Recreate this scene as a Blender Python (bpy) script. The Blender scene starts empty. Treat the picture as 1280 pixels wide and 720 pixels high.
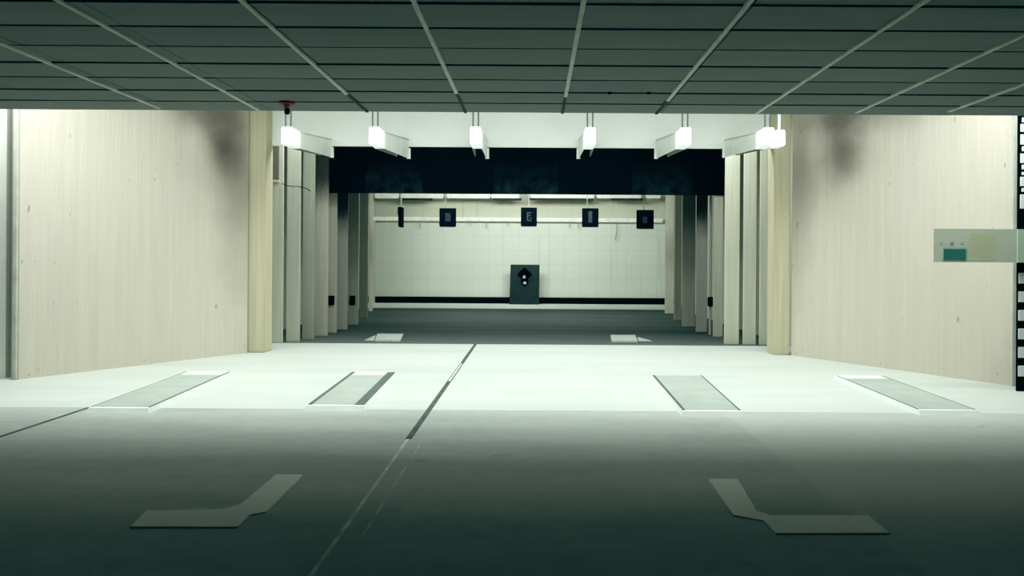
import bpy, bmesh, math, random
from mathutils import Vector
random.seed(4)
S = bpy.context.scene
C = S.collection

# ------------------------------------------------------------------ camera model
F, PX, PY, H, ROLL = 1000.0, 668.0, 326.0, 1.5, 0.0065
def rel(px, py):
    u, v = px - PX, py - PY
    c, s = math.cos(ROLL), math.sin(ROLL)
    return u * c + v * s, -u * s + v * c
def at(px, py, d):                       # pixel + depth -> world point
    u, v = rel(px, py)
    return Vector((u * d / F, d, H - v * d / F))
def fl(px, py, z=0.0):                   # pixel on the floor -> world point
    u, v = rel(px, py)
    d = (H - z) * F / v
    return Vector((u * d / F, d, z))
def X(px, d, py=PY):
    return at(px, py, d).x

# ------------------------------------------------------------------ mesh helpers
def box(bm, x0, x1, y0, y1, z0, z1):
    vs = [bm.verts.new(p) for p in ((x0,y0,z0),(x1,y0,z0),(x1,y1,z0),(x0,y1,z0),(x0,y0,z1),(x1,y0,z1),(x1,y1,z1),(x0,y1,z1))]
    for f in ((3,2,1,0),(4,5,6,7),(0,1,5,4),(1,2,6,5),(2,3,7,6),(3,0,4,7)):
        bm.faces.new([vs[i] for i in f])
def prism(bm, pts, a0, a1, axis='z'):    # polygon extruded along an axis
    def P(p, a): return (p[0], p[1], a) if axis == 'z' else (p[0], a, p[1])
    lo = [bm.verts.new(P(p, a0)) for p in pts]; hi = [bm.verts.new(P(p, a1)) for p in pts]
    n = len(pts)
    bm.faces.new(lo[::-1]); bm.faces.new(hi)
    for i in range(n):
        bm.faces.new((lo[i], lo[(i+1)%n], hi[(i+1)%n], hi[i]))
def hexa(bm, a, b):                      # two quads joined into a solid
    va = [bm.verts.new(p) for p in a]; vb = [bm.verts.new(p) for p in b]
    bm.faces.new(va[::-1]); bm.faces.new(vb)
    for i in range(4):
        bm.faces.new((va[i], va[(i+1)%4], vb[(i+1)%4], vb[i]))
def lathe(bm, prof, cx=0, cy=0, n=24):
    rings = []
    for r, z in prof:
        rings.append([bm.verts.new((cx + r*math.cos(2*math.pi*k/n), cy + r*math.sin(2*math.pi*k/n), z)) for k in range(n)])
    for a, b in zip(rings, rings[1:]):
        for k in range(n):
            bm.faces.new((a[k], a[(k+1)%n], b[(k+1)%n], b[k]))
    bm.faces.new(rings[0][::-1]); bm.faces.new(rings[-1])
def tube(bm, pts, r, n=8):
    rings = []
    for i, p in enumerate(pts):
        p = Vector(p)
        t = (Vector(pts[min(i+1, len(pts)-1)]) - Vector(pts[max(i-1, 0)])).normalized()
        a = t.orthogonal().normalized(); b = t.cross(a)
        rings.append([bm.verts.new(p + a*r*math.cos(2*math.pi*k/n) + b*r*math.sin(2*math.pi*k/n)) for k in range(n)])
    for q, w in zip(rings, rings[1:]):
        for k in range(n):
            bm.faces.new((q[k], q[(k+1)%n], w[(k+1)%n], w[k]))
    bm.faces.new(rings[0][::-1]); bm.faces.new(rings[-1])

def obj(name, bm, mat, parent=None, loc=(0,0,0), rz=0.0, bevel=0.0, origin=None):
    bmesh.ops.recalc_face_normals(bm, faces=bm.faces)
    if bevel:
        bmesh.ops.bevel(bm, geom=list(bm.edges), offset=bevel, segments=2, affect='EDGES', clamp_overlap=True)
    if origin is not None:
        bmesh.ops.translate(bm, verts=bm.verts, vec=-Vector(origin))
        loc = origin
    me = bpy.data.meshes.new(name); bm.to_mesh(me); bm.free()
    o = bpy.data.objects.new(name, me); C.objects.link(o)
    if mat: me.materials.append(mat)
    o.location = loc; o.rotation_euler = (0, 0, rz)
    if parent: o.parent = parent
    return o
def tag(o, label, cat=None, group=None, kind=None):
    o['label'] = label
    if cat: o['category'] = cat
    if group: o['group'] = group
    if kind: o['kind'] = kind
    return o
def thing(name, label, cat, loc=(0,0,0), group=None):
    o = bpy.data.objects.new(name, None); C.objects.link(o)
    o.empty_display_size = 0.1
    o.location = loc
    return tag(o, label, cat, group)
def struct(name, bm, mat, label=None, **k):
    o = obj(name, bm, mat, **k); o['kind'] = 'structure'
    if label: o['label'] = label
    return o
def B(*a):
    bm = bmesh.new(); box(bm, *a); return bm

# ------------------------------------------------------------------ materials
class NT:
    def __init__(s, name, rough=0.8, spec=0.2):
        s.m = bpy.data.materials.new(name); s.m.use_nodes = True
        s.t = s.m.node_tree; s.b = s.t.nodes['Principled BSDF']
        s.b.inputs['Roughness'].default_value = rough
        s.b.inputs['Specular IOR Level'].default_value = spec
        s.tc = s.n('ShaderNodeTexCoord')
        s.co = s.tc.outputs['Object']
    def n(s, t, **kw):
        x = s.t.nodes.new(t)
        for k, v in kw.items(): setattr(x, k, v)
        return x
    def put(s, sock, v):
        if hasattr(v, 'is_linked'): s.t.links.new(v, sock)
        elif isinstance(v, (tuple, list)) and len(v) == 3 and sock.type == 'RGBA': sock.default_value = (*v, 1)
        else: sock.default_value = v
    def math(s, op, a, b=0.0, c=None, clamp=False):
        x = s.n('ShaderNodeMath', operation=op, use_clamp=clamp); s.put(x.inputs[0], a); s.put(x.inputs[1], b)
        if c is not None: s.put(x.inputs[2], c)
        return x.outputs[0]
    def scale(s, v):
        x = s.n('ShaderNodeVectorMath', operation='MULTIPLY'); s.put(x.inputs[0], s.co); x.inputs[1].default_value = v
        return x.outputs[0]
    def noise(s, scale=(1,1,1), sc=1.0, det=4.0, rough=0.55):
        x = s.n('ShaderNodeTexNoise'); s.put(x.inputs['Vector'], s.scale(scale))
        x.inputs['Scale'].default_value = sc; x.inputs['Detail'].default_value = det; x.inputs['Roughness'].default_value = rough
        return x.outputs['Fac']
    def rng(s, v, a, b, c=0.0, d=1.0, smooth=False):
        x = s.n('ShaderNodeMapRange'); s.put(x.inputs['Value'], v)
        if smooth: x.interpolation_type = 'SMOOTHSTEP'
        for i, w in zip(('From Min','From Max','To Min','To Max'), (a,b,c,d)): x.inputs[i].default_value = w
        return x.outputs['Result']
    def mix(s, f, a, b, mode='MIX'):
        x = s.n('ShaderNodeMix', data_type='RGBA', blend_type=mode)
        s.put(x.inputs[0], f); s.put(x.inputs[6], a); s.put(x.inputs[7], b)
        return x.outputs[2]
    def xyz(s):
        x = s.n('ShaderNodeSeparateXYZ'); s.put(x.inputs[0], s.co)
        return x.outputs
    def col(s, c): s.put(s.b.inputs['Base Color'], c); return s.m
    def bump(s, h, st=0.2, dist=0.01):
        x = s.n('ShaderNodeBump'); s.put(x.inputs['Height'], h); x.inputs['Strength'].default_value = st; x.inputs['Distance'].default_value = dist
        s.put(s.b.inputs['Normal'], x.outputs['Normal'])
    def blob(s, cx, cz, rx, rz):         # soft elliptical patch in local x/z
        o = s.xyz()
        dx = s.math('DIVIDE', s.math('SUBTRACT', o[0], cx), rx)
        dz = s.math('DIVIDE', s.math('SUBTRACT', o[2], cz), rz)
        r = s.math('SQRT', s.math('ADD', s.math('MULTIPLY', dx, dx), s.math('MULTIPLY', dz, dz)))
        w = s.math('ADD', r, s.math('MULTIPLY', s.math('SUBTRACT', s.noise((1,1,1), 2.0), 0.5), 0.5))
        return s.rng(w, 0.0, 1.0, 1.0, 0.0, True)

def plain(name, c, rough=0.7, spec=0.2, var=0.12, sc=6.0, emit=0.0, metal=0.0):
    t = NT(name, rough, spec)
    n = t.rng(t.noise((1,1,1), sc), 0.3, 0.7)
    t.col(t.mix(n, tuple(x*(1-var) for x in c), tuple(min(1, x*(1+var)) for x in c)))
    t.b.inputs['Metallic'].default_value = metal
    if emit:
        t.b.inputs['Emission Color'].default_value = (0.95, 1.0, 0.96, 1); t.b.inputs['Emission Strength'].default_value = emit
    return t.m

def board_concrete(name, c, dark_patches):
    t = NT(name, 0.9, 0.1)
    streak = t.rng(t.noise((5, 5, 0.18), 2.2, 5), 0.3, 0.7)
    fine = t.rng(t.noise((26, 26, 0.9), 1.5, 3), 0.35, 0.65)
    big = t.rng(t.noise((0.5, 0.5, 0.35), 1.3, 2), 0.3, 0.7)
    k = t.mix(streak, tuple(x*0.90 for x in c), c)
    k = t.mix(t.math('MULTIPLY', fine, 0.25), k, tuple(x*0.78 for x in c))
    k = t.mix(t.math('MULTIPLY', big, 0.22), k, (c[0]*1.0, c[1]*0.95, c[2]*0.88))
    spk = t.rng(t.noise((9, 9, 4.0), 1.5, 2, 0.4), 0.715, 0.76)
    k = t.mix(t.math('MULTIPLY', spk, 0.6), k, tuple(x*0.35 for x in c))
    for (cx, cz, rx, rz, st, sc) in dark_patches:
        k = t.mix(t.math('MULTIPLY', t.blob(cx, cz, rx, rz), st), k, sc)  # blends soft darker patches into the concrete colour
    t.bump(fine, 0.25, 0.01)
    return t.col(k)

def panel_mat(name, c, darkening=None, dark=0.85):
    t = NT(name, 0.85, 0.12)
    streak = t.rng(t.noise((9, 9, 0.25), 2.0, 4), 0.3, 0.7)
    k = t.mix(streak, tuple(x*0.82 for x in c), c)
    if darkening:
        z0, z1 = darkening
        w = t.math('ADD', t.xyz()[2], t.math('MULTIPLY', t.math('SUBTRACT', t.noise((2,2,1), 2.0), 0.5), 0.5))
        k = t.mix(t.math('MULTIPLY', t.rng(w, z0, z1, 0, 1, True), dark), k, (0.03, 0.028, 0.025))  # panel colour gets darker upward between the two heights
    return t.col(k)

M_beige = (0.60, 0.55, 0.43)
M = {}
M['column'] = panel_mat('cream_painted_column', (0.62, 0.58, 0.41))
M['pale'] = plain('pale_panel', (0.58, 0.60, 0.52), 0.7)
M['pale_light'] = plain('light_pale_panel', (0.90, 0.92, 0.84), 0.7, 0.1, 0.04)
M['black'] = plain('black_recess', (0.004, 0.006, 0.006), 0.9, 0.05)
M['white'] = plain('white_enamel', (0.92, 0.95, 0.91), 0.6, 0.2, 0.03, 2.0)
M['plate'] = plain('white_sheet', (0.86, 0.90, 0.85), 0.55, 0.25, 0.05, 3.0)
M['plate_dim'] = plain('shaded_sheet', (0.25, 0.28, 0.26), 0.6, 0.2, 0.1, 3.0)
M['lamp'] = plain('glowing_white_casing', (0.9, 0.93, 0.9), 0.4, 0.3, 0.02, 2.0, emit=0.35)
M['rod'] = plain('grey_steel_rod', (0.10, 0.115, 0.105), 0.5, 0.4)
M['rail'] = plain('white_rail', (0.86, 0.88, 0.80), 0.5)
M['darkbar'] = plain('dark_metal', (0.02, 0.025, 0.02), 0.6)
M['board'] = plain('black_target_board', (0.0015, 0.0025, 0.004), 0.9, 0.05, 0.3)
M['mark'] = plain('grey_target_mark', (0.018, 0.024, 0.03), 0.8)
M['mark_white'] = plain('white_target_mark', (0.75, 0.8, 0.85), 0.7)
M['mark_pale'] = plain('pale_blue_target_mark', (0.42, 0.47, 0.52), 0.7)
M['standee'] = plain('charcoal_panel', (0.028, 0.038, 0.035), 0.7, 0.15, 0.25, 2.0)
M['tape'] = plain('worn_white_floor_paint', (0.93, 0.97, 0.90), 0.8, 0.1, 0.05, 9.0)
M['slab_top'] = plain('grey_green_pad', (0.47, 0.53, 0.475), 0.75, 0.12, 0.08, 3.0)
M['slab_edge'] = plain('white_slab_edge', (0.88, 0.93, 0.88), 0.7, 0.12, 0.04, 3.0)
M['slab_white'] = plain('dulled_white_plate', (0.52, 0.58, 0.52), 0.75, 0.12, 0.12, 5.0)
M['slab_trim'] = plain('dark_rubber_trim', (0.14, 0.18, 0.165), 0.8, 0.1, 0.15, 12.0)  # dark edge lines; the widest paint the shadowed side face
M['red'] = plain('red_enamel', (0.30, 0.012, 0.03), 0.5)
M['teal'] = plain('teal_block', (0.07, 0.21, 0.17), 0.7, 0.1, 0.04)
M['joint'] = plain('dark_floor_joint', (0.105, 0.14, 0.125), 0.9, 0.05, 0.3, 8.0)
M['joint_pale'] = plain('pale_floor_line', (0.72, 0.78, 0.73), 0.9, 0.05, 0.3, 5.0)
M['joint_white'] = plain('scraped_floor_joint', (0.66, 0.71, 0.67), 0.9, 0.05, 0.2, 5.0)  # gleam on the joint, painted as a pale strip
M['joint_faint'] = plain('faint_floor_line', (0.56, 0.61, 0.57), 0.9, 0.05, 0.3, 5.0)
M['kerb'] = plain('pale_kerb', (0.62, 0.68, 0.62), 0.8, 0.1, 0.08, 1.0)
M['grid'] = plain('pale_ceiling_bar', (0.62, 0.66, 0.58), 0.6)
M['greyhatch'] = plain('grey_hatch', (0.16, 0.16, 0.13), 0.8)
for k, c in (('pA',(0.66,0.66,0.54)), ('pB',(0.52,0.53,0.44)), ('pC',(0.34,0.36,0.30)), ('pD',(0.42,0.42,0.35))):
    M[k] = panel_mat('upright_panel_' + k, c)
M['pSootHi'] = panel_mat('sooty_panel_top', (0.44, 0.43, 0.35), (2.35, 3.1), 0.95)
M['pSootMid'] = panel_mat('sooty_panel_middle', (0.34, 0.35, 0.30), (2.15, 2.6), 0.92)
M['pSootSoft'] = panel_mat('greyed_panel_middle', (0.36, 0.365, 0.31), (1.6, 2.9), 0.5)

# foreground floor: grey concrete, lighter bay on the right of the joint
t = NT('grey_concrete_floor', 0.75, 0.14)
sm = t.rng(t.noise((0.35, 1.6, 1), 1.6, 5), 0.3, 0.7)
ft = t.rng(t.noise((1, 1, 1), 7.0, 5), 0.3, 0.7)
k = t.mix(sm, (0.44, 0.48, 0.445), (0.53, 0.57, 0.53))
k = t.mix(t.math('MULTIPLY', ft, 0.18), k, (0.22, 0.25, 0.23))
o = t.xyz()
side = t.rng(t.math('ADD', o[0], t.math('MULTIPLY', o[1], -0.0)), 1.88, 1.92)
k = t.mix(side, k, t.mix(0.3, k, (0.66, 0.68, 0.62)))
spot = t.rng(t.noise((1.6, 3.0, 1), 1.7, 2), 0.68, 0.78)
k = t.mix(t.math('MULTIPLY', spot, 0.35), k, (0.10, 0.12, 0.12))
M['floor'] = t.col(k)
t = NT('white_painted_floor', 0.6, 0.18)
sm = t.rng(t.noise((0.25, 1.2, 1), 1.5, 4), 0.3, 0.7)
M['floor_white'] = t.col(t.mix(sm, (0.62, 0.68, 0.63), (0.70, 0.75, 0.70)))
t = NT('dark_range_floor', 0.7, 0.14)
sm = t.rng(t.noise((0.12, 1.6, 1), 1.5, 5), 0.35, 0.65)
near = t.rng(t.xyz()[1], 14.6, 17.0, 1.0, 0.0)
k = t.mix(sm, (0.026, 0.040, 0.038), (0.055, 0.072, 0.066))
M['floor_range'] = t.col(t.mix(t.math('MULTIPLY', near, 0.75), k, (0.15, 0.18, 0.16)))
# soffit planks: tone differs from plank to plank
t = NT('grey_ceiling_planks', 0.7, 0.15)
o = t.xyz()
row = t.math('FLOOR', t.math('DIVIDE', t.math('SUBTRACT', o[1], 8.15), 0.494))
colm = t.math('FLOOR', t.math('DIVIDE', t.math('ADD', o[0], 0.70), 0.985))
wn = t.n('ShaderNodeTexWhiteNoise', noise_dimensions='2D')
cx = t.n('ShaderNodeCombineXYZ'); t.put(cx.inputs[0], row); t.put(cx.inputs[1], colm); t.put(wn.inputs['Vector'], cx.outputs[0])
wr = t.n('ShaderNodeTexWhiteNoise', noise_dimensions='1D'); t.put(wr.inputs['W'], row)
v = t.math('ADD', t.math('MULTIPLY', wn.outputs['Value'], 0.35), t.math('MULTIPLY', wr.outputs['Value'], 0.65))
stn = t.rng(t.noise((0.4, 2.5, 1), 2.0, 4), 0.3, 0.7)
k = t.mix(v, (0.14, 0.165, 0.15), (0.26, 0.295, 0.255))
M['ceiling'] = t.col(t.mix(t.math('MULTIPLY', stn, 0.3), k, (0.13, 0.155, 0.14)))
M['ceil_up'] = plain('upper_ceiling_paint', (0.55, 0.58, 0.53), 0.9)
M['ceil_dark'] = plain('range_ceiling_paint', (0.30, 0.31, 0.27), 0.9)
# target wall: large faint blocks
t = NT('pale_target_wall', 0.85, 0.1)
br = t.n('ShaderNodeTexBrick'); br.offset = 0.0
sw = t.n('ShaderNodeCombineXYZ'); o = t.xyz(); t.put(sw.inputs[0], o[0]); t.put(sw.inputs[1], o[2]); t.put(br.inputs['Vector'], sw.outputs[0])
br.inputs['Scale'].default_value = 1.0; br.inputs['Brick Width'].default_value = 0.49; br.inputs['Row Height'].default_value = 0.46
br.inputs['Mortar Size'].default_value = 0.012; br.inputs['Mortar Smooth'].default_value = 0.6
br.inputs['Color1'].default_value = (0.66, 0.71, 0.63, 1); br.inputs['Color2'].default_value = (0.68, 0.73, 0.65, 1); br.inputs['Mortar'].default_value = (0.59, 0.64, 0.55, 1)
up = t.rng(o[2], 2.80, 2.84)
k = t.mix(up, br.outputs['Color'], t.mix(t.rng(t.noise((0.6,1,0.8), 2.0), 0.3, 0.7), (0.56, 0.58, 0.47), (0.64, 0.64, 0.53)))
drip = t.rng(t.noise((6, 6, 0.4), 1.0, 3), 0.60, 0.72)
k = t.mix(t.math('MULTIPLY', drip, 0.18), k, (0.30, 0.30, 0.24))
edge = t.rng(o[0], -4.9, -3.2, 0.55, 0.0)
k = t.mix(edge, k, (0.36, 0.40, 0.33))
M['wall_back'] = t.col(k)
# black baffle
t = NT('black_baffle', 0.9, 0.04); M['baffle'] = t.col(t.mix(t.noise((1,1,1), 3.0), (0.0025, 0.004, 0.006), (0.005, 0.008, 0.009)))
t = NT('black_green_baffle', 0.9, 0.05)
g = t.math('MULTIPLY', t.rng(t.xyz()[2], 0.0, 0.75, 1.0, 0.0, True), t.rng(t.noise((2,1,2), 2.5, 4), 0.35, 0.75))
M['baffle_worn'] = t.col(t.mix(g, (0.003, 0.005, 0.006), (0.022, 0.032, 0.026)))
# translucent acrylic sign
def acrylic(name, c, alpha):
    t = NT(name, 0.4, 0.2)
    k = t.mix(t.rng(t.noise((3, 1, 3), 2.0), 0.35, 0.65), c, (c[0]*0.95, c[1]*1.0, c[2]*0.92))
    t.b.inputs['Alpha'].default_value = alpha
    return t.col(k)
M['acrylic'] = acrylic('translucent_sign_plate', (0.66, 0.72, 0.60), 0.78)
M['acrylic_y'] = acrylic('yellowish_sign_patch', (0.85, 0.84, 0.55), 0.22)
M['acrylic_b'] = acrylic('pale_block_border', (0.62, 0.80, 0.74), 0.45)
M['acrylic_g'] = acrylic('pale_green_sign_end', (0.60, 0.74, 0.61), 0.95)

# ------------------------------------------------------------------ setting
ROWY, EDGE, SOF = 8.02, 8.15, 3.0
FAR = fl(640, 430.5).y
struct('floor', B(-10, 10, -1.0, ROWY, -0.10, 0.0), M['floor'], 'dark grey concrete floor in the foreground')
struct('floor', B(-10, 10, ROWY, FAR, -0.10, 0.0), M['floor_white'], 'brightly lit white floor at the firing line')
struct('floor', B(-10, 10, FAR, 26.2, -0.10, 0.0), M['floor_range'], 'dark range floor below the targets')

# soffit made of rows of slightly tilted planks with open joints
GRID = [-0.70 + 0.985*k for k in range(-9, 10)]
bm = bmesh.new()
y1 = EDGE; row = 0
while y1 > -1.0:
    y0 = y1 - 0.494
    dz = 0.004 * random.random()
    for a, b in zip(GRID, GRID[1:]):
        z = SOF + dz + 0.002*random.random()
        tl = 0.007
        lo = [(a+.004, y0+.006, z), (b-.004, y0+.006, z), (b-.004, y1-.004, z+tl), (a+.004, y1-.004, z+tl)]
        hexa(bm, lo, [(p[0], p[1], SOF+0.06) for p in lo])
    y1 = y0; row += 1
box(bm, GRID[0], GRID[-1], y1, EDGE, SOF+0.06, SOF+0.12)
ceil = struct('ceiling', bm, M['ceiling'], 'low dark grey plank ceiling above the foreground')
for px, py, yend, mid in ((0,55,8.0,0),(70,0,8.05,0),(300,0,7.25,1),(516,0,7.18,1),(730,0,7.3,1),(940,0,7.45,1),(1160,0,8.08,0),(1280,45,8.0,0),(1250,117,7.9,0)):
    u, v = rel(px, py); g = u*(SOF-.004-H)/-v
    o = obj('ceiling_bar', B(g-.016, g+.016, -1.0, yend, SOF-0.008, SOF+0.03), M['grid'], ceil, bevel=.004)
    if mid:
        obj('joint_cover', B(g-.014, g+.014, yend, EDGE-.01, SOF-0.003, SOF+0.03), M['darkbar'], ceil)
bm = bmesh.new()
for (px, py) in ((762,117), (811,117)):
    u, v = rel(px, py); d = (SOF-H)*F/-v
    lathe(bm, [(0.016, SOF-.004), (0.016, SOF+.02)], u*d/F, d, 16)
obj('ceiling_hole', bm, M['black'], ceil)
struct('ceiling', B(-10, 10, EDGE-.1, 13.4, 4.25, 4.35), M['ceil_up'], 'upper ceiling over the firing line')
struct('ceiling', B(-10, 10, 13.4, 26.2, 4.25, 4.35), M['ceil_dark'], 'ceiling of the target range')
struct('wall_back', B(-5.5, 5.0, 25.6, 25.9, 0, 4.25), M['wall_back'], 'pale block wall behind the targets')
struct('wall_left', B(-5.6, -5.35, 13.5, 25.6, 0, 4.25), M['pB'], 'left side wall of the target range')
struct('wall_right', B(4.6, 4.85, 13.3, 25.6, 0, 4.25), M['pB'], 'right side wall of the target range')
struct('baseboard_back', B(-5.33, 4.58, 25.52, 25.6, 0.13, 0.33), M['black'], 'black strip along the foot of the target wall')
struct('trim_1', B(-5.33, 4.58, 24.85, 25.6, 0, 0.13), M['kerb'], 'low pale kerb below the target wall', bevel=.01)

# board-marked concrete flank walls
def flank(name, p0, p1, dark_patches, label, away):
    d = (p1 - p0); L = d.length; rz = math.atan2(d.y, d.x)
    m = board_concrete(label.replace(' ', '_'), (0.66, 0.62, 0.525), dark_patches)
    bm = B(0, L, 0, 0.18, 0, 4.25)
    return struct(name, bm, m, label, loc=(p0.x, p0.y, 0), rz=rz)
l0, l1 = fl(23, 474.5), fl(309, 441)
r0, r1 = fl(989, 444), fl(1264, 482.5)
LL, LR = (l1-l0).length, (r1-r0).length
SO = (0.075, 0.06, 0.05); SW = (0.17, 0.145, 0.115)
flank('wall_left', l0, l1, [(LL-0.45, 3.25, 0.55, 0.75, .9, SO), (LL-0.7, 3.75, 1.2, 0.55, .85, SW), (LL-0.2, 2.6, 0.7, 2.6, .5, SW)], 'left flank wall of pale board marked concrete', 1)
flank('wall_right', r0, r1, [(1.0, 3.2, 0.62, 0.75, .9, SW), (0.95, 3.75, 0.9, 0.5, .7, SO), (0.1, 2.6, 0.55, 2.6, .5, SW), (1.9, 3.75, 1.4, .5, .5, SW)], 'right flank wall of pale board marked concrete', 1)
# left edge of the picture
struct('trim_2', B(l0.x-.065, l0.x-.012, l0.y-.03, l0.y+.16, 0, 3.9), M['pale'], 'pale edge strip of the left concrete wall', bevel=.006)
dpl = 9.93
struct('wall_left', B(-9.5, X(7.5, dpl), dpl, dpl+.12, 0, 4.25), M['pale_light'], 'pale wall panel at the far left edge')
struct('wall_left', B(-9.5, -6.15, 11.3, 11.4, 0, 4.25), M['black'], 'dark recess behind the left edge')  # flat black sheet paints the darkness of the gap
struct('wall_right', B(5.65, 9.5, 11.3, 11.4, 0, 4.25), M['black'], 'dark recess behind the right edge')
struct('trim_3', B(r1.x-.005, r1.x+.045, r1.y-.03, r1.y+.14, 0, 3.9), M['pale'], 'pale edge strip of the right concrete wall', bevel=.006)
# columns
cl = fl(309, 440.5).y
struct('trim_4', B(X(309, cl), X(331.5, cl), cl, cl+.35, 0, 4.25), M['column'], 'cream column at the left of the range opening', bevel=.01)
cr = fl(975, 443.5).y
struct('trim_5', B(X(967, cr), X(988, cr), cr, cr+.35, 0, 4.25), M['column'], 'cream column at the right of the range opening', bevel=.01)
# fascia
DF = 13.15
zf = at(660, 184, DF).z
struct('trim_6', B(X(333, DF), X(969, DF), DF, DF+.06, zf, 4.25), M['white'], 'white overhead panel across the range opening', bevel=.006)

# floor joints
struct('trim_7', B(-1.07, -1.02, 6.7, FAR, 0, .004), M['joint'], 'dark joint in the floor left of centre')
struct('trim_8', B(-1.062, -1.038, 3.0, 6.7, 0, .0012), M['joint_pale'], 'pale thin line on the foreground floor')
struct('trim_9', B(-.93, -.915, 4.3, 6.5, 0, .001), M['joint_faint'], 'faint second line on the foreground floor')
struct('trim_10', B(-4.47, -4.435, 5.3, ROWY, 0, .004), M['joint'], 'dark joint at the left of the foreground floor')
struct('trim_11', B(-1.058, -1.032, 9.9, 11.6, 0.004, .006), M['joint_white'], 'scraped pale stretch of the floor joint')

# ------------------------------------------------------------------ upright panels along the range walls
def upright(px0, px1, base_y, mat, label, group, z1=4.2, thick=0.045, side=-1):
    d = fl((px0+px1)/2, base_y).y
    x0, x1 = X(px0, d), X(px1, d)
    o = thing('upright_panel', label, 'panel', ((x0+x1)/2, d, 0), group)
    w = (x1-x0)/2
    obj('panel_face', B(-w, w, 0, thick, 0, z1), M[mat], o, bevel=.008)
    # stiffening rib behind the face, joining it to the side wall
    xs = (-5.33 if side < 0 else 4.58) - (x0+x1)/2
    y_in = thick + .25
    return o, d, w
GL, GR = 'upright panels along the left range wall', 'upright panels along the right range wall'
A, dA, wA = upright(332, 353.5, 428.5, 'pA', 'wide pale upright panel with a dark hatch, beside the left cream column', GL)
zc = lambda py, d, px: at(px, py, d).z
obj('hatch', B(X(335.5,dA)-A.location.x, X(348,dA)-A.location.x, -.012, .0, zc(225,dA,342), 4.15), M['greyhatch'], A)  # darkness of the recess painted as a flat grey plate
obj('hatch_sill', B(X(334.5,dA)-A.location.x, X(349,dA)-A.location.x, -.04, .0, zc(228,dA,342), zc(225,dA,342)), M['pA'], A)
upright(358, 375, 428, 'pB', 'pale grey upright panel, second from the left cream column', GL)
upright(378, 393, 424.5, 'pC', 'grey green upright panel, third from the left cream column', GL)
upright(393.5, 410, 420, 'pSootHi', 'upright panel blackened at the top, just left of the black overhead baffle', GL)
E, dE, wE = upright(407, 421, 416, 'pD', 'grey upright panel carrying the larger black box on the left wall', GL)
obj('black_box', B(X(408,dE)-E.location.x, X(418.5,dE)-E.location.x, -.05, 0, zc(381,dE,413), zc(369.5,dE,413)), M['black'], E, bevel=.006)
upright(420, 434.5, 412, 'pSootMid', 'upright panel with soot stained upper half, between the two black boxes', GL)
Gp, dG, wG = upright(435, 448, 406, 'pC', 'dark upright panel carrying the smaller black box on the left wall', GL)
obj('black_box', B(X(438,dG)-Gp.location.x, X(444.5,dG)-Gp.location.x, -.05, 0, zc(381,dG,441), zc(369.5,dG,441)), M['black'], Gp, bevel=.006)
upright(449, 460, 397, 'pC', 'narrow dark upright panel second from the back on the left wall', GL)
upright(461, 466, 389, 'pB', 'thin pale upright panel at the back left corner of the range', GL)

upright(950, 966, 431.5, 'pA', 'pale upright panel nearest the right cream column', GR)
upright(929.5, 945.5, 431, 'pA', 'pale upright panel between two dark gaps on the right wall', GR)
upright(906, 924.5, 430.5, 'pA', 'broad cream upright panel at the right end of the black baffle', GR)
upright(892, 904, 421, 'pB', 'pale grey upright panel just right of the thin post with a black lock', GR, z1=2.82)
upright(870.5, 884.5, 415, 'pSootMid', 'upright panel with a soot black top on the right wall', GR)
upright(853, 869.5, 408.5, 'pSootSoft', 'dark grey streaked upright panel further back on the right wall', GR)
upright(843, 852, 400, 'pB', 'narrow grey upright panel second from the back on the right wall', GR)
upright(831.5, 842.5, 392, 'pB', 'pale upright panel at the back right corner of the range', GR)
# thin post with lock
d = fl(888, 418).y
po = thing('door_post', 'thin grey post with a black lock on the right range wall', 'post', (X(888, d), d, 0))
bm = bmesh.new(); lathe(bm, [(.03, 0), (.03, 4.2)], 0, 0, 16); obj('pole', bm, M['pC'], po)
obj('lock', B(-.05, .05, -.08, .03, zc(383,d,888), zc(371,d,888)), M['black'], po, bevel=.012)
# sagging cable on the left panels
pts = [at(353,229.5,dA-.06), at(359,232,dA-.06), at(366,233,dA-.05), at(374,233,dA-.03), at(378,234,dA+.1), at(384,236,dA+.25), at(388,239,dA+.3)]
bm = bmesh.new(); tube(bm, pts, .008)
tag(obj('cable', bm, M['darkbar'], origin=pts[0]), 'thin dark cable sagging across the left upright panels', 'cable')

# ------------------------------------------------------------------ black baffle
DB = 16.0
zb = at(660, 242.5, DB).z
bo = thing('overhead_baffle', 'wide black baffle hanging behind the white overhead panel', 'baffle', (0, DB, zb))
cuts = [411.5, 458, 528, 617, 697, 790, 866, 908.5]
for i, (a, b) in enumerate(zip(cuts, cuts[1:])):
    x0, x1 = X(a, DB, 240), X(b, DB, 240)
    p = obj('baffle_panel', B(x0-.01*(i%2), x1+.01*(i%2), -0.02*(i%2), .07, 0, 4.24-zb), M['baffle_worn' if i%2 else 'baffle'], bo)
    if i % 2: p['label'] = 'worn panel with greenish lower edge'

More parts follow.
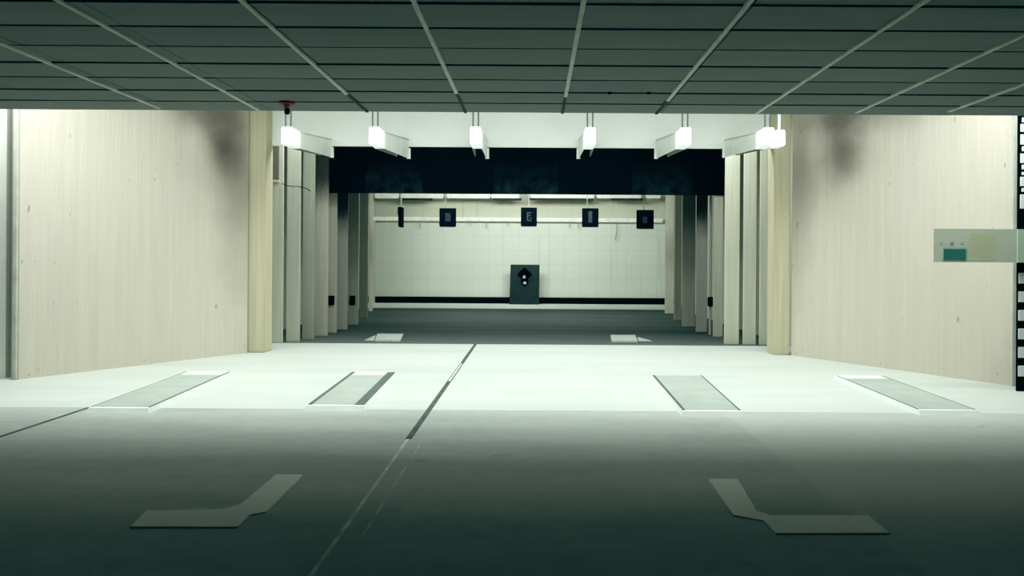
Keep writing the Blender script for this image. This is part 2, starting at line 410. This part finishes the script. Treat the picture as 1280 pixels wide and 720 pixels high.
# ------------------------------------------------------------------ lamps on arms
UNITS = [(358, 415, 'leftmost white hanging lamp arm, beside the left cream column'),
         (467.5, 511, 'second white hanging lamp arm from the left'),
         (594, 609, 'white hanging lamp arm just left of centre, third from the left'),
         (738, 723, 'white hanging lamp arm just right of centre, with open underside'),
         (857.5, 820, 'second white hanging lamp arm from the right'),
         (961.5, 905, 'white hanging lamp arm at the right, in front of the pale upright panels')]
D1 = 10.9
for (cxp, far, lab) in UNITS:
    cx = X(cxp, D1, 170)
    pc = at(cxp, 170, D1)
    zt, zbm = at(cxp, 157 + (cxp-358)*.0, D1).z - .01, at(cxp, 180.5, D1).z + (.0 if cxp<668 else -.01)
    zt = zbm + .245
    o = thing('hanging_lamp', lab, 'lamp', (cx, D1, zbm), 'white lamp arms over the firing line')
    w = .073
    obj('light_box', B(-w, w, 0, .42, 0, zt-zbm), M['lamp'], o, bevel=.012)
    # channel running back to the fascia: the inner plate flares a little
    sgn = 1 if cxp < PX else -1
    xf = X(far, DF, 195) - cx
    zf2 = at(far, 198 if abs(cxp-668) < 250 else 196.5, DF).z - zbm
    ye = DF - D1 - .005
    def plate(xa, xb, th, z_extra=0):
        bm = bmesh.new()
        a = [(xa, .40, .0), (xa+th, .40, .0), (xa+th, .40, .235), (xa, .40, .235)]
        b = [(xb, ye, zf2+z_extra), (xb+th, ye, zf2+z_extra), (xb+th, ye, .42), (xb, ye, .42)]
        hexa(bm, a, b); return bm
    th = -.012*sgn
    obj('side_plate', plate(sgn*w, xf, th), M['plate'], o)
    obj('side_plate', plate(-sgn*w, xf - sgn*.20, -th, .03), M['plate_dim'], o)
    bm = bmesh.new()
    hexa(bm, [(-w,.40,.222),(w,.40,.222),(w,.40,.234),(-w,.40,.234)],
             [(xf - sgn*.20, ye,.39),(xf, ye,.39),(xf, ye,.41),(xf - sgn*.20, ye,.41)][::1 if sgn>0 else 1] if sgn > 0 else
             [(xf, ye,.39),(xf + .20, ye,.39),(xf + .20, ye,.41),(xf, ye,.41)])
    obj('top_plate', bm, M['plate'], o)
    # turned lip at the fascia end
    obj('end_lip', B(xf-.03, xf+.03, ye-.04, ye, zf2-.01, zf2+.16), M['white'], o)
    for s in (-1, 1):
        bm = bmesh.new(); lathe(bm, [(.011, zt-zbm-.01), (.011, 4.25-zbm)], s*.036, .08, 12)
        obj('hanger_rod', bm, M['rod'], o)
# the extra small lamp in front of the right column
d = 11.0
ex = thing('hanging_lamp', 'small white hanging lamp on one rod, rightmost, in front of the right column', 'lamp', (X(976, d, 170), d, at(976, 182, d).z))
obj('light_box', B(-.065, .065, 0, .3, 0, .22), M['lamp'], ex, bevel=.012)
bm = bmesh.new(); lathe(bm, [(.02, .2), (.02, 4.25-ex.location.z)], 0, .08, 12); obj('hanger_rod', bm, M['white'], ex)

# ------------------------------------------------------------------ target wall fittings
DW = 25.6
# batten lights under the range ceiling
BAT = [(468,498,0,'short dim batten light at the left end of the target wall'), (500,554,1,'first full batten light from the left above the target wall'),
       (558,613,0,'batten light without dark shade, above and right of the first hanging target'), (614,649,1,'short batten light left of the central hanging target'),
       (663,743,1,'longest batten light, right of the central hanging target'), (746,802,1,'batten light above the right pair of hanging targets'),
       (808,826,0,'short dim batten light at the right end of the target wall')]
for a, b, dark, lab in BAT:
    d = 24.9
    x0, x1 = X(a, d, 245), X(b, d, 245)
    zt = at((a+b)/2, 241, d).z; zm = at((a+b)/2, 247.8, d).z; zl = at((a+b)/2, 250.2, d).z
    o = thing('batten_light', lab, 'light', ((x0+x1)/2, d, zm), 'batten lights above the target wall')
    hw = (x1-x0)/2
    obj('tube_cover', B(-hw, hw, 0, .16, 0, zt-zm), M['rail'], o, bevel=.02)
    if dark:
        k0 = {500:503, 614:616, 663:661, 746:765}[a]; k1 = {500:540, 614:652, 663:742, 746:806}[a]
        obj('shade', B(X(k0,d,249)-o.location.x, X(k1,d,249)-o.location.x, -.01, .17, zl-zm, 0), M['darkbar'], o)  # dark bar painting the shadow under the cover
    for s in (-1, 1):
        obj('bracket', B(s*hw*.9-.02, s*hw*.9+.02, .05, .10, zt-zm-.01, 4.25-zm), M['darkbar'], o)
# rail with hooks
zr0, zr1 = at(650, 277, 25.4).z, at(650, 272, 25.4).z
ra = thing('wall_rail', 'long white horizontal rail on the target wall behind the hanging targets', 'rail', (0, 25.4, zr0))
obj('rail_bar', B(-5.2, X(829, 25.4), 0, .2, 0, zr1-zr0), M['rail'], ra, bevel=.02)
for px, ln in ((525,9),(588,5),(608,8),(635,5),(712,7),(723,8),(771,22)):
    p = X(px, 25.4, 280); 
    bm = bmesh.new(); tube(bm, [(p,.06,.01),(p,.04,-ln*.5*.0254),(p+.02*(1 if ln<20 else -2),.04,-ln*.0254)], .012, 6)
    obj('hook', bm, M['pC'], ra)
# side frame verticals on the target wall
struct('trim_12', B(X(466, 25.5), X(469, 25.5), 25.45, 25.6, .13, 4.25), M['pB'], 'left edge strip of the target wall')
struct('trim_13', B(X(837, 25.5), X(841, 25.5), 25.45, 25.6, .13, 4.25), M['pB'], 'right edge strip of the target wall')

# hanging targets
DT = 22.0
def rect(bm, x0, x1, z0, z1, y=-.032):
    box(bm, x0, x1, y, y+.006, z0, z1)
def target(x0p, x1p, y0p, y1p, marks, lab, hang):
    p0, p1 = at(x0p, y1p, DT), at(x1p, y0p, DT)
    cx = (p0.x+p1.x)/2
    o = thing('hanging_target', lab, 'target', (cx, DT, p0.z), 'black square targets hanging in a row')
    w, h = (p1.x-p0.x)/2, p1.z-p0.z
    obj('target_board', B(-w, w, -.02, .02, 0, h), M['board'], o, bevel=.01)
    obj('paper_backing', B(-w+.01, w-.01, .021, .027, -.012, h-.01), M['rail'], o)
    px2m = DT/F
    for (a, b, c, e) in marks:       # px relative to the board's lower left
        bm = bmesh.new(); rect(bm, -w + a*px2m, -w + b*px2m, c*px2m, e*px2m, -.026)
        obj('target_mark', bm, M['mark'], o)
    bm = bmesh.new(); box(bm, hang*px2m-.01, hang*px2m+.01, -.01, .01, h, 4.25-p0.z); obj('hanger', bm, M['rod'], o)
target(549.2, 570.2, 260.3, 283.2, [(7.5,9.2,6.5,17),(9.9,11.6,6.5,17),(12.3,14,6.5,16)], 'first square black target from the left, grey barred mark in its middle', -3)
target(651, 671.2, 259.5, 282.7, [(7.5,13,16,17.5),(7.5,9.3,11,16),(9.3,12.5,12.5,14),(7.5,9.3,6.5,11),(11.5,13.2,9,11),(9.5,13.2,6.3,8)], 'central square black target, with a tall grey letter like mark', 0)
target(727.5, 748.2, 260.3, 283.5, [(7.8,12.6,5.2,19.5)], 'black target with one tall grey bar, second from the right', -4)
target(795.5, 817.2, 262.5, 285.8, [(8,13.2,7,15)], 'rightmost square black target, with a small grey mark', -2)
p0, p1 = at(497.3, 283.5, DT), at(502, 258.5, DT)
o = thing('hanging_target', 'leftmost black target, turned edge on so it looks like a thin bar', 'target', ((p0.x+p1.x)/2, DT, p0.z), 'black square targets hanging in a row')
obj('target_board', B(-.042, .042, 0, .45, 0, p1.z-p0.z), M['board'], o, bevel=.008)
obj('clamp', B(-.058, .058, -.01, .2, .32, .54), M['board'], o, bevel=.01)
bm = bmesh.new(); box(bm, -.012, .012, .2, .224, p1.z-p0.z, 4.25-p0.z); obj('hanger', bm, M['pC'], o)

# standing target panel on the kerb
d = 25.05
p0, p1 = at(637.5, 383.5, d), at(674.5, 331, d)
zk = .13
sp = thing('target_panel', 'charcoal standing panel with black diamond emblem below the central hanging target', 'target', ((p0.x+p1.x)/2, d, zk))
w = (p1.x-p0.x)/2; hh = p1.z - zk
bm = bmesh.new()
hexa(bm, [(-w-.02,0,0),(w-.01,0,0),(w-.01,.05,0),(-w-.02,.05,0)], [(-w+.01,0,hh),(w,0,hh),(w,.05,hh),(-w+.01,.05,hh)])
obj('panel_board', bm, M['standee'], sp, bevel=.006)
k = d/F
def em(px, py): q = at(px, py, d); return (q.x - sp.location.x, q.z - zk)
def poly(name, pts, mat, y):
    bm = bmesh.new(); prism(bm, [em(*p) for p in pts], y, y+.006, 'y'); return obj(name, bm, mat, sp)
poly('emblem', [(655.5,334.5),(658,336),(661,339),(664.5,342.5),(664.5,344.5),(661.5,347),(659.5,349),(661,352),(658.5,356.5),(656,358),(653.5,356.5),(651,352),(652.5,349),(650,347),(647,344.5),(647,342.5),(650.5,339),(653.5,336)], M['board'], -.008)
poly('white_triangle', [(655.3,343.5),(656.6,345.5),(657.2,347.8),(653.4,347.8),(654,345.5)], M['mark_pale'], -.016)
poly('white_dot', [(656,351.6),(658,352.6),(658.3,354.4),(656,355.6),(653.8,354.4),(654,352.6)], M['mark_pale'], -.016)
bm = bmesh.new(); hexa(bm, [(-.04,.05,hh*.7),(.04,.05,hh*.7),(.04,.08,hh*.7),(-.04,.08,hh*.7)], [(-.04,.30,0),(.04,.30,0),(.04,.34,0),(-.04,.34,0)])
obj('prop', bm, M['darkbar'], sp)

# ------------------------------------------------------------------ floor slabs
def slab(nl, nr, fl_, fr, lab, hgt=.045, edge_widths=(.02,.02), endstrip=True, top='slab_top', group='low grey floor plates at the firing line'):
    z = hgt
    P = [fl(*nl, z), fl(*nr, z), fl(*fr, z), fl(*fl_, z)]
    yn = (P[0].y+P[1].y)/2; yf = (P[2].y+P[3].y)/2
    for q in P[:2]: q.y = yn
    for q in P[2:]: q.y = yf
    c = sum(P, Vector())/4
    o = thing('floor_plate', lab, 'floor plate', (c.x, c.y, 0), group)
    L = [(p.x-c.x, p.y-c.y) for p in P]
    bm = bmesh.new()
    e = .05
    G = [(L[0][0]-.02, L[0][1]-e), (L[1][0]+.02, L[1][1]-e), (L[2][0]+.02, L[2][1]+.02), (L[3][0]-.02, L[3][1]+.02)]
    hexa(bm, [(*p, 0) for p in G], [(*p, z) for p in L]); obj('plate_body', bm, M['slab_edge'], o)
    def lerp(a, b, t): return (a[0]+(b[0]-a[0])*t, a[1]+(b[1]-a[1])*t)
    def q(u, v):     # u across, v along (0 near)
        return lerp(lerp(L[0], L[1], u), lerp(L[3], L[2], u), v)
    wd = L[1][0]-L[0][0]
    a, b = edge_widths[0]/wd, 1-edge_widths[1]/wd
    v1 = .88 if endstrip else .985
    bm = bmesh.new(); prism(bm, [q(a,.03), q(b,.03), q(b,v1), q(a,v1)], z, z+.004); obj('pad', bm, M[top], o)
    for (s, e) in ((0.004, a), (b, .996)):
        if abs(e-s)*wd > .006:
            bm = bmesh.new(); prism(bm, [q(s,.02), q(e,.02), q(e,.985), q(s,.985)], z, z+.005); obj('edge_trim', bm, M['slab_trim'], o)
    return o
slab((383,507),(455,507),(440,465),(495,465), 'narrow grey floor plate with dark side strips, nearest left of the floor joint', edge_widths=(.045,.10))
slab((110,510),(186,510),(233,464.5),(289,464.5), 'grey floor plate with a white right edge, beside the left concrete wall', edge_widths=(.012,.02))
slab((854,514),(927,514),(815,469),(877,469), 'wide grey floor plate right of centre with white front edge', edge_widths=(.03,.02), endstrip=False)
slab((1150,513),(1222,513),(1045,469.5),(1102,469.5), 'grey floor plate at the right, beside the right concrete wall', edge_widths=(.012,.015))
def white_plate(pts, flap, lab):
    P = [fl(*p, .04) for p in pts]; c = sum(P, Vector())/len(P)
    o = thing('floor_plate', lab, 'floor plate', (c.x, c.y, 0), 'small white plates on the dark range floor')
    bm = bmesh.new(); prism(bm, [(p.x-c.x, p.y-c.y) for p in P], 0, .04); obj('plate_body', bm, M['slab_white'], o, bevel=.005)
    Q = [fl(*p, .012) for p in flap]
    bm = bmesh.new(); prism(bm, [(p.x-c.x, p.y-c.y) for p in Q], 0, .012); obj('side_flap', bm, M['slab_white'], o)
white_plate([(468.5,424.5),(500.5,424.5),(504.5,417),(471.5,417)], [(456,425),(467.5,425.5),(470,418.5)], 'small white plate on the dark range floor at the left')
white_plate([(764.5,425.5),(797,425.5),(794,418.5),(763,418.5)], [(798,425.8),(815,426),(797,421)], 'small white plate on the dark range floor at the right')

# L-shaped floor marks
def lmark(pts, lab):
    P = [fl(*p) for p in pts]; c = P[0]
    bm = bmesh.new(); prism(bm, [(p.x, p.y) for p in P], 0, .008)
    tag(obj('floor_marking', bm, M['tape'], origin=(c.x, c.y, 0)), lab, 'floor marking', 'L shaped floor markings')
lmark([(163,660),(183,639.5),(277,638),(300,632),(345,594.5),(379,594.5),(333,641),(312,645),(297,660)], 'L shaped white floor marking at the left of the dark foreground')
lmark([(886,600),(922,600),(946,640),(964,645.5),(1085,645.5),(1112,668),(970,668),(955,652),(917,645)], 'L shaped white floor marking at the right of the dark foreground')

# ------------------------------------------------------------------ ceiling fittings
def cpt(px, py, z=SOF+.02):
    u, v = rel(px, py); d = (z-H)*F/-v
    return Vector((u*d/F, d, z))
p = cpt(359, 126)
fi = thing('sprinkler', 'red round sprinkler with black nozzle under the dark ceiling at the left', 'sprinkler', p)
bm = bmesh.new(); lathe(bm, [(.05, .05), (.05, .0), (.075, -.012), (.072, -.03), (.05, -.04)]); obj('rose', bm, M['red'], fi)
bm = bmesh.new(); lathe(bm, [(.03, -.04), (.03, -.065), (.022, -.07)]); obj('collar', bm, M['pD'], fi)
bm = bmesh.new(); lathe(bm, [(.018, -.07), (.026, -.085), (.026, -.12), (.014, -.13)]); obj('nozzle', bm, M['black'], fi)
p = cpt(310, 115)
bm = bmesh.new(); lathe(bm, [(.022, 0), (.022, -.008), (.012, -.02)])
tag(obj('indicator_lamp', bm, M['red'], loc=p), 'tiny red indicator lamp on the dark ceiling left of the sprinkler', 'light')

# ------------------------------------------------------------------ right edge: striped post and sign
d = 9.42
pc = fl(1277, 486)
xs0, xs1 = X(1272.5, d), X(1290, d)
xm = (xs0+xs1)/2
post = thing('striped_post', 'black post with white bands at the right edge', 'post', (xm, d, 0))
w = (xs1-xs0)/2
obj('post_core', B(-w, w, 0, .03, 0, 3.7), M['black'], post)
def band(y0, y1, inset0=0.012):
    a, b = at(1277, y1, d).z, at(1277, y0, d).z
    obj('band', B(-w+inset0, w-.012, -.008, .034, a, b), M['slab_edge'], post, bevel=.004)
for y0, y1 in ((147,153),(155,165),(168,181),(183,189),(192,204),(206,212),(215,219),(221,233),(235,240),(243,261)):
    band(y0, y1, .018 if (y1-y0) > 8 else .035)
for k in range(6):
    y = 341 + k*23.2
    band(y, y+13.5, .006)
d2 = 9.36
s0, s1 = at(1167, 327.5, d2), at(1271.5, 286.5, d2)
sg = thing('sign_plate', 'pale translucent sign plate with a teal block, in front of the right concrete wall', 'sign', (s0.x, d2, s0.z))
hs = s1.z - s0.z; ws = s1.x - s0.x; q = d2/F
obj('plate', B(0, ws, 0, .008, 0, hs), M['acrylic'], sg)
obj('teal_block', B(12.3*q, 40*q, -.006, -.001, 2.8*q, 16.5*q), M['teal'], sg)
obj('block_border', B(10.5*q, 42*q, -.003, -.0005, 1*q, 19*q), M['acrylic_b'], sg)
obj('yellow_patch', B(44*q, 77*q, -.003, -.0005, 3*q, 36*q), M['acrylic_y'], sg)
for a, r in ((9.5,.8),(22.5,1.7),(35,.9)):
    bm = bmesh.new(); box(bm, (a-r)*q, (a+r)*q, -.004, -.001, (23.5-r)*q, (23.5+r*.9)*q); obj('mark', bm, M['pC'], sg)
obj('end_plate', B(ws, ws+.2, -.012, .045, 0, hs), M['acrylic_g'], sg)

# ------------------------------------------------------------------ lights
def area(name, loc, sx, sy, p, rot=(0,0,0), c=(0.94, 1.0, 0.97), spread=180):
    L = bpy.data.lights.new(name, 'AREA'); L.shape = 'RECTANGLE'; L.size = sx; L.size_y = sy; L.energy = p; L.color = c
    L.spread = math.radians(spread)
    o = bpy.data.objects.new(name, L); C.objects.link(o); o.location = loc; o.rotation_euler = rot
    return o
area('firing_line_light', (-.3, 8.66, 4.22), 13.5, 0.75, 345, (0, 0, 0))
area('firing_line_light', (-.3, 9.6, 4.22), 13.0, 1.8, 290, (math.radians(30), 0, 0))
area('range_light', (-.3, 21.0, 4.2), 5.0, 2.0, 680, (math.radians(38), 0, 0), (0.93, 1.0, 0.93))
area('mid_range_light', (-.3, 13.9, 4.2), 8.0, 0.8, 190, (0, 0, 0))  # unseen fill added behind the fascia to brighten the upright panels
W = bpy.data.worlds.new('World'); S.world = W; W.use_nodes = True
W.node_tree.nodes['Background'].inputs[0].default_value = (0.10, 0.30, 0.40, 1)
W.node_tree.nodes['Background'].inputs[1].default_value = 0.03

# ------------------------------------------------------------------ camera
cam = bpy.data.cameras.new('Camera'); co = bpy.data.objects.new('Camera', cam); C.objects.link(co)
cam.sensor_width = 36; cam.lens = 36*F/1280
cam.shift_x = -(PX-640)/1280; cam.shift_y = (PY-360)/1280
co.location = (0, 0, H); co.rotation_euler = (math.pi/2, -ROLL, 0)
cam.clip_start = 0.05
S.camera = co
S.view_settings.view_transform = 'Standard'
S.view_settings.look = 'None'
S.view_settings.exposure = 0.0
S.view_settings.use_curve_mapping = True          # gentle film grade: deep, slightly blue-green shadows
cm = S.view_settings.curve_mapping
for i, pts in enumerate((((0.022, 0.0065), (0.06, 0.046), (0.20, 0.19), (0.6, 0.615)), ((0.022, 0.0135), (0.06, 0.054), (0.20, 0.198), (0.6, 0.62)), ((0.022, 0.0185), (0.06, 0.056), (0.20, 0.20), (0.6, 0.62)))):
    for p in pts: cm.curves[i].points.new(*p)
cm.update()
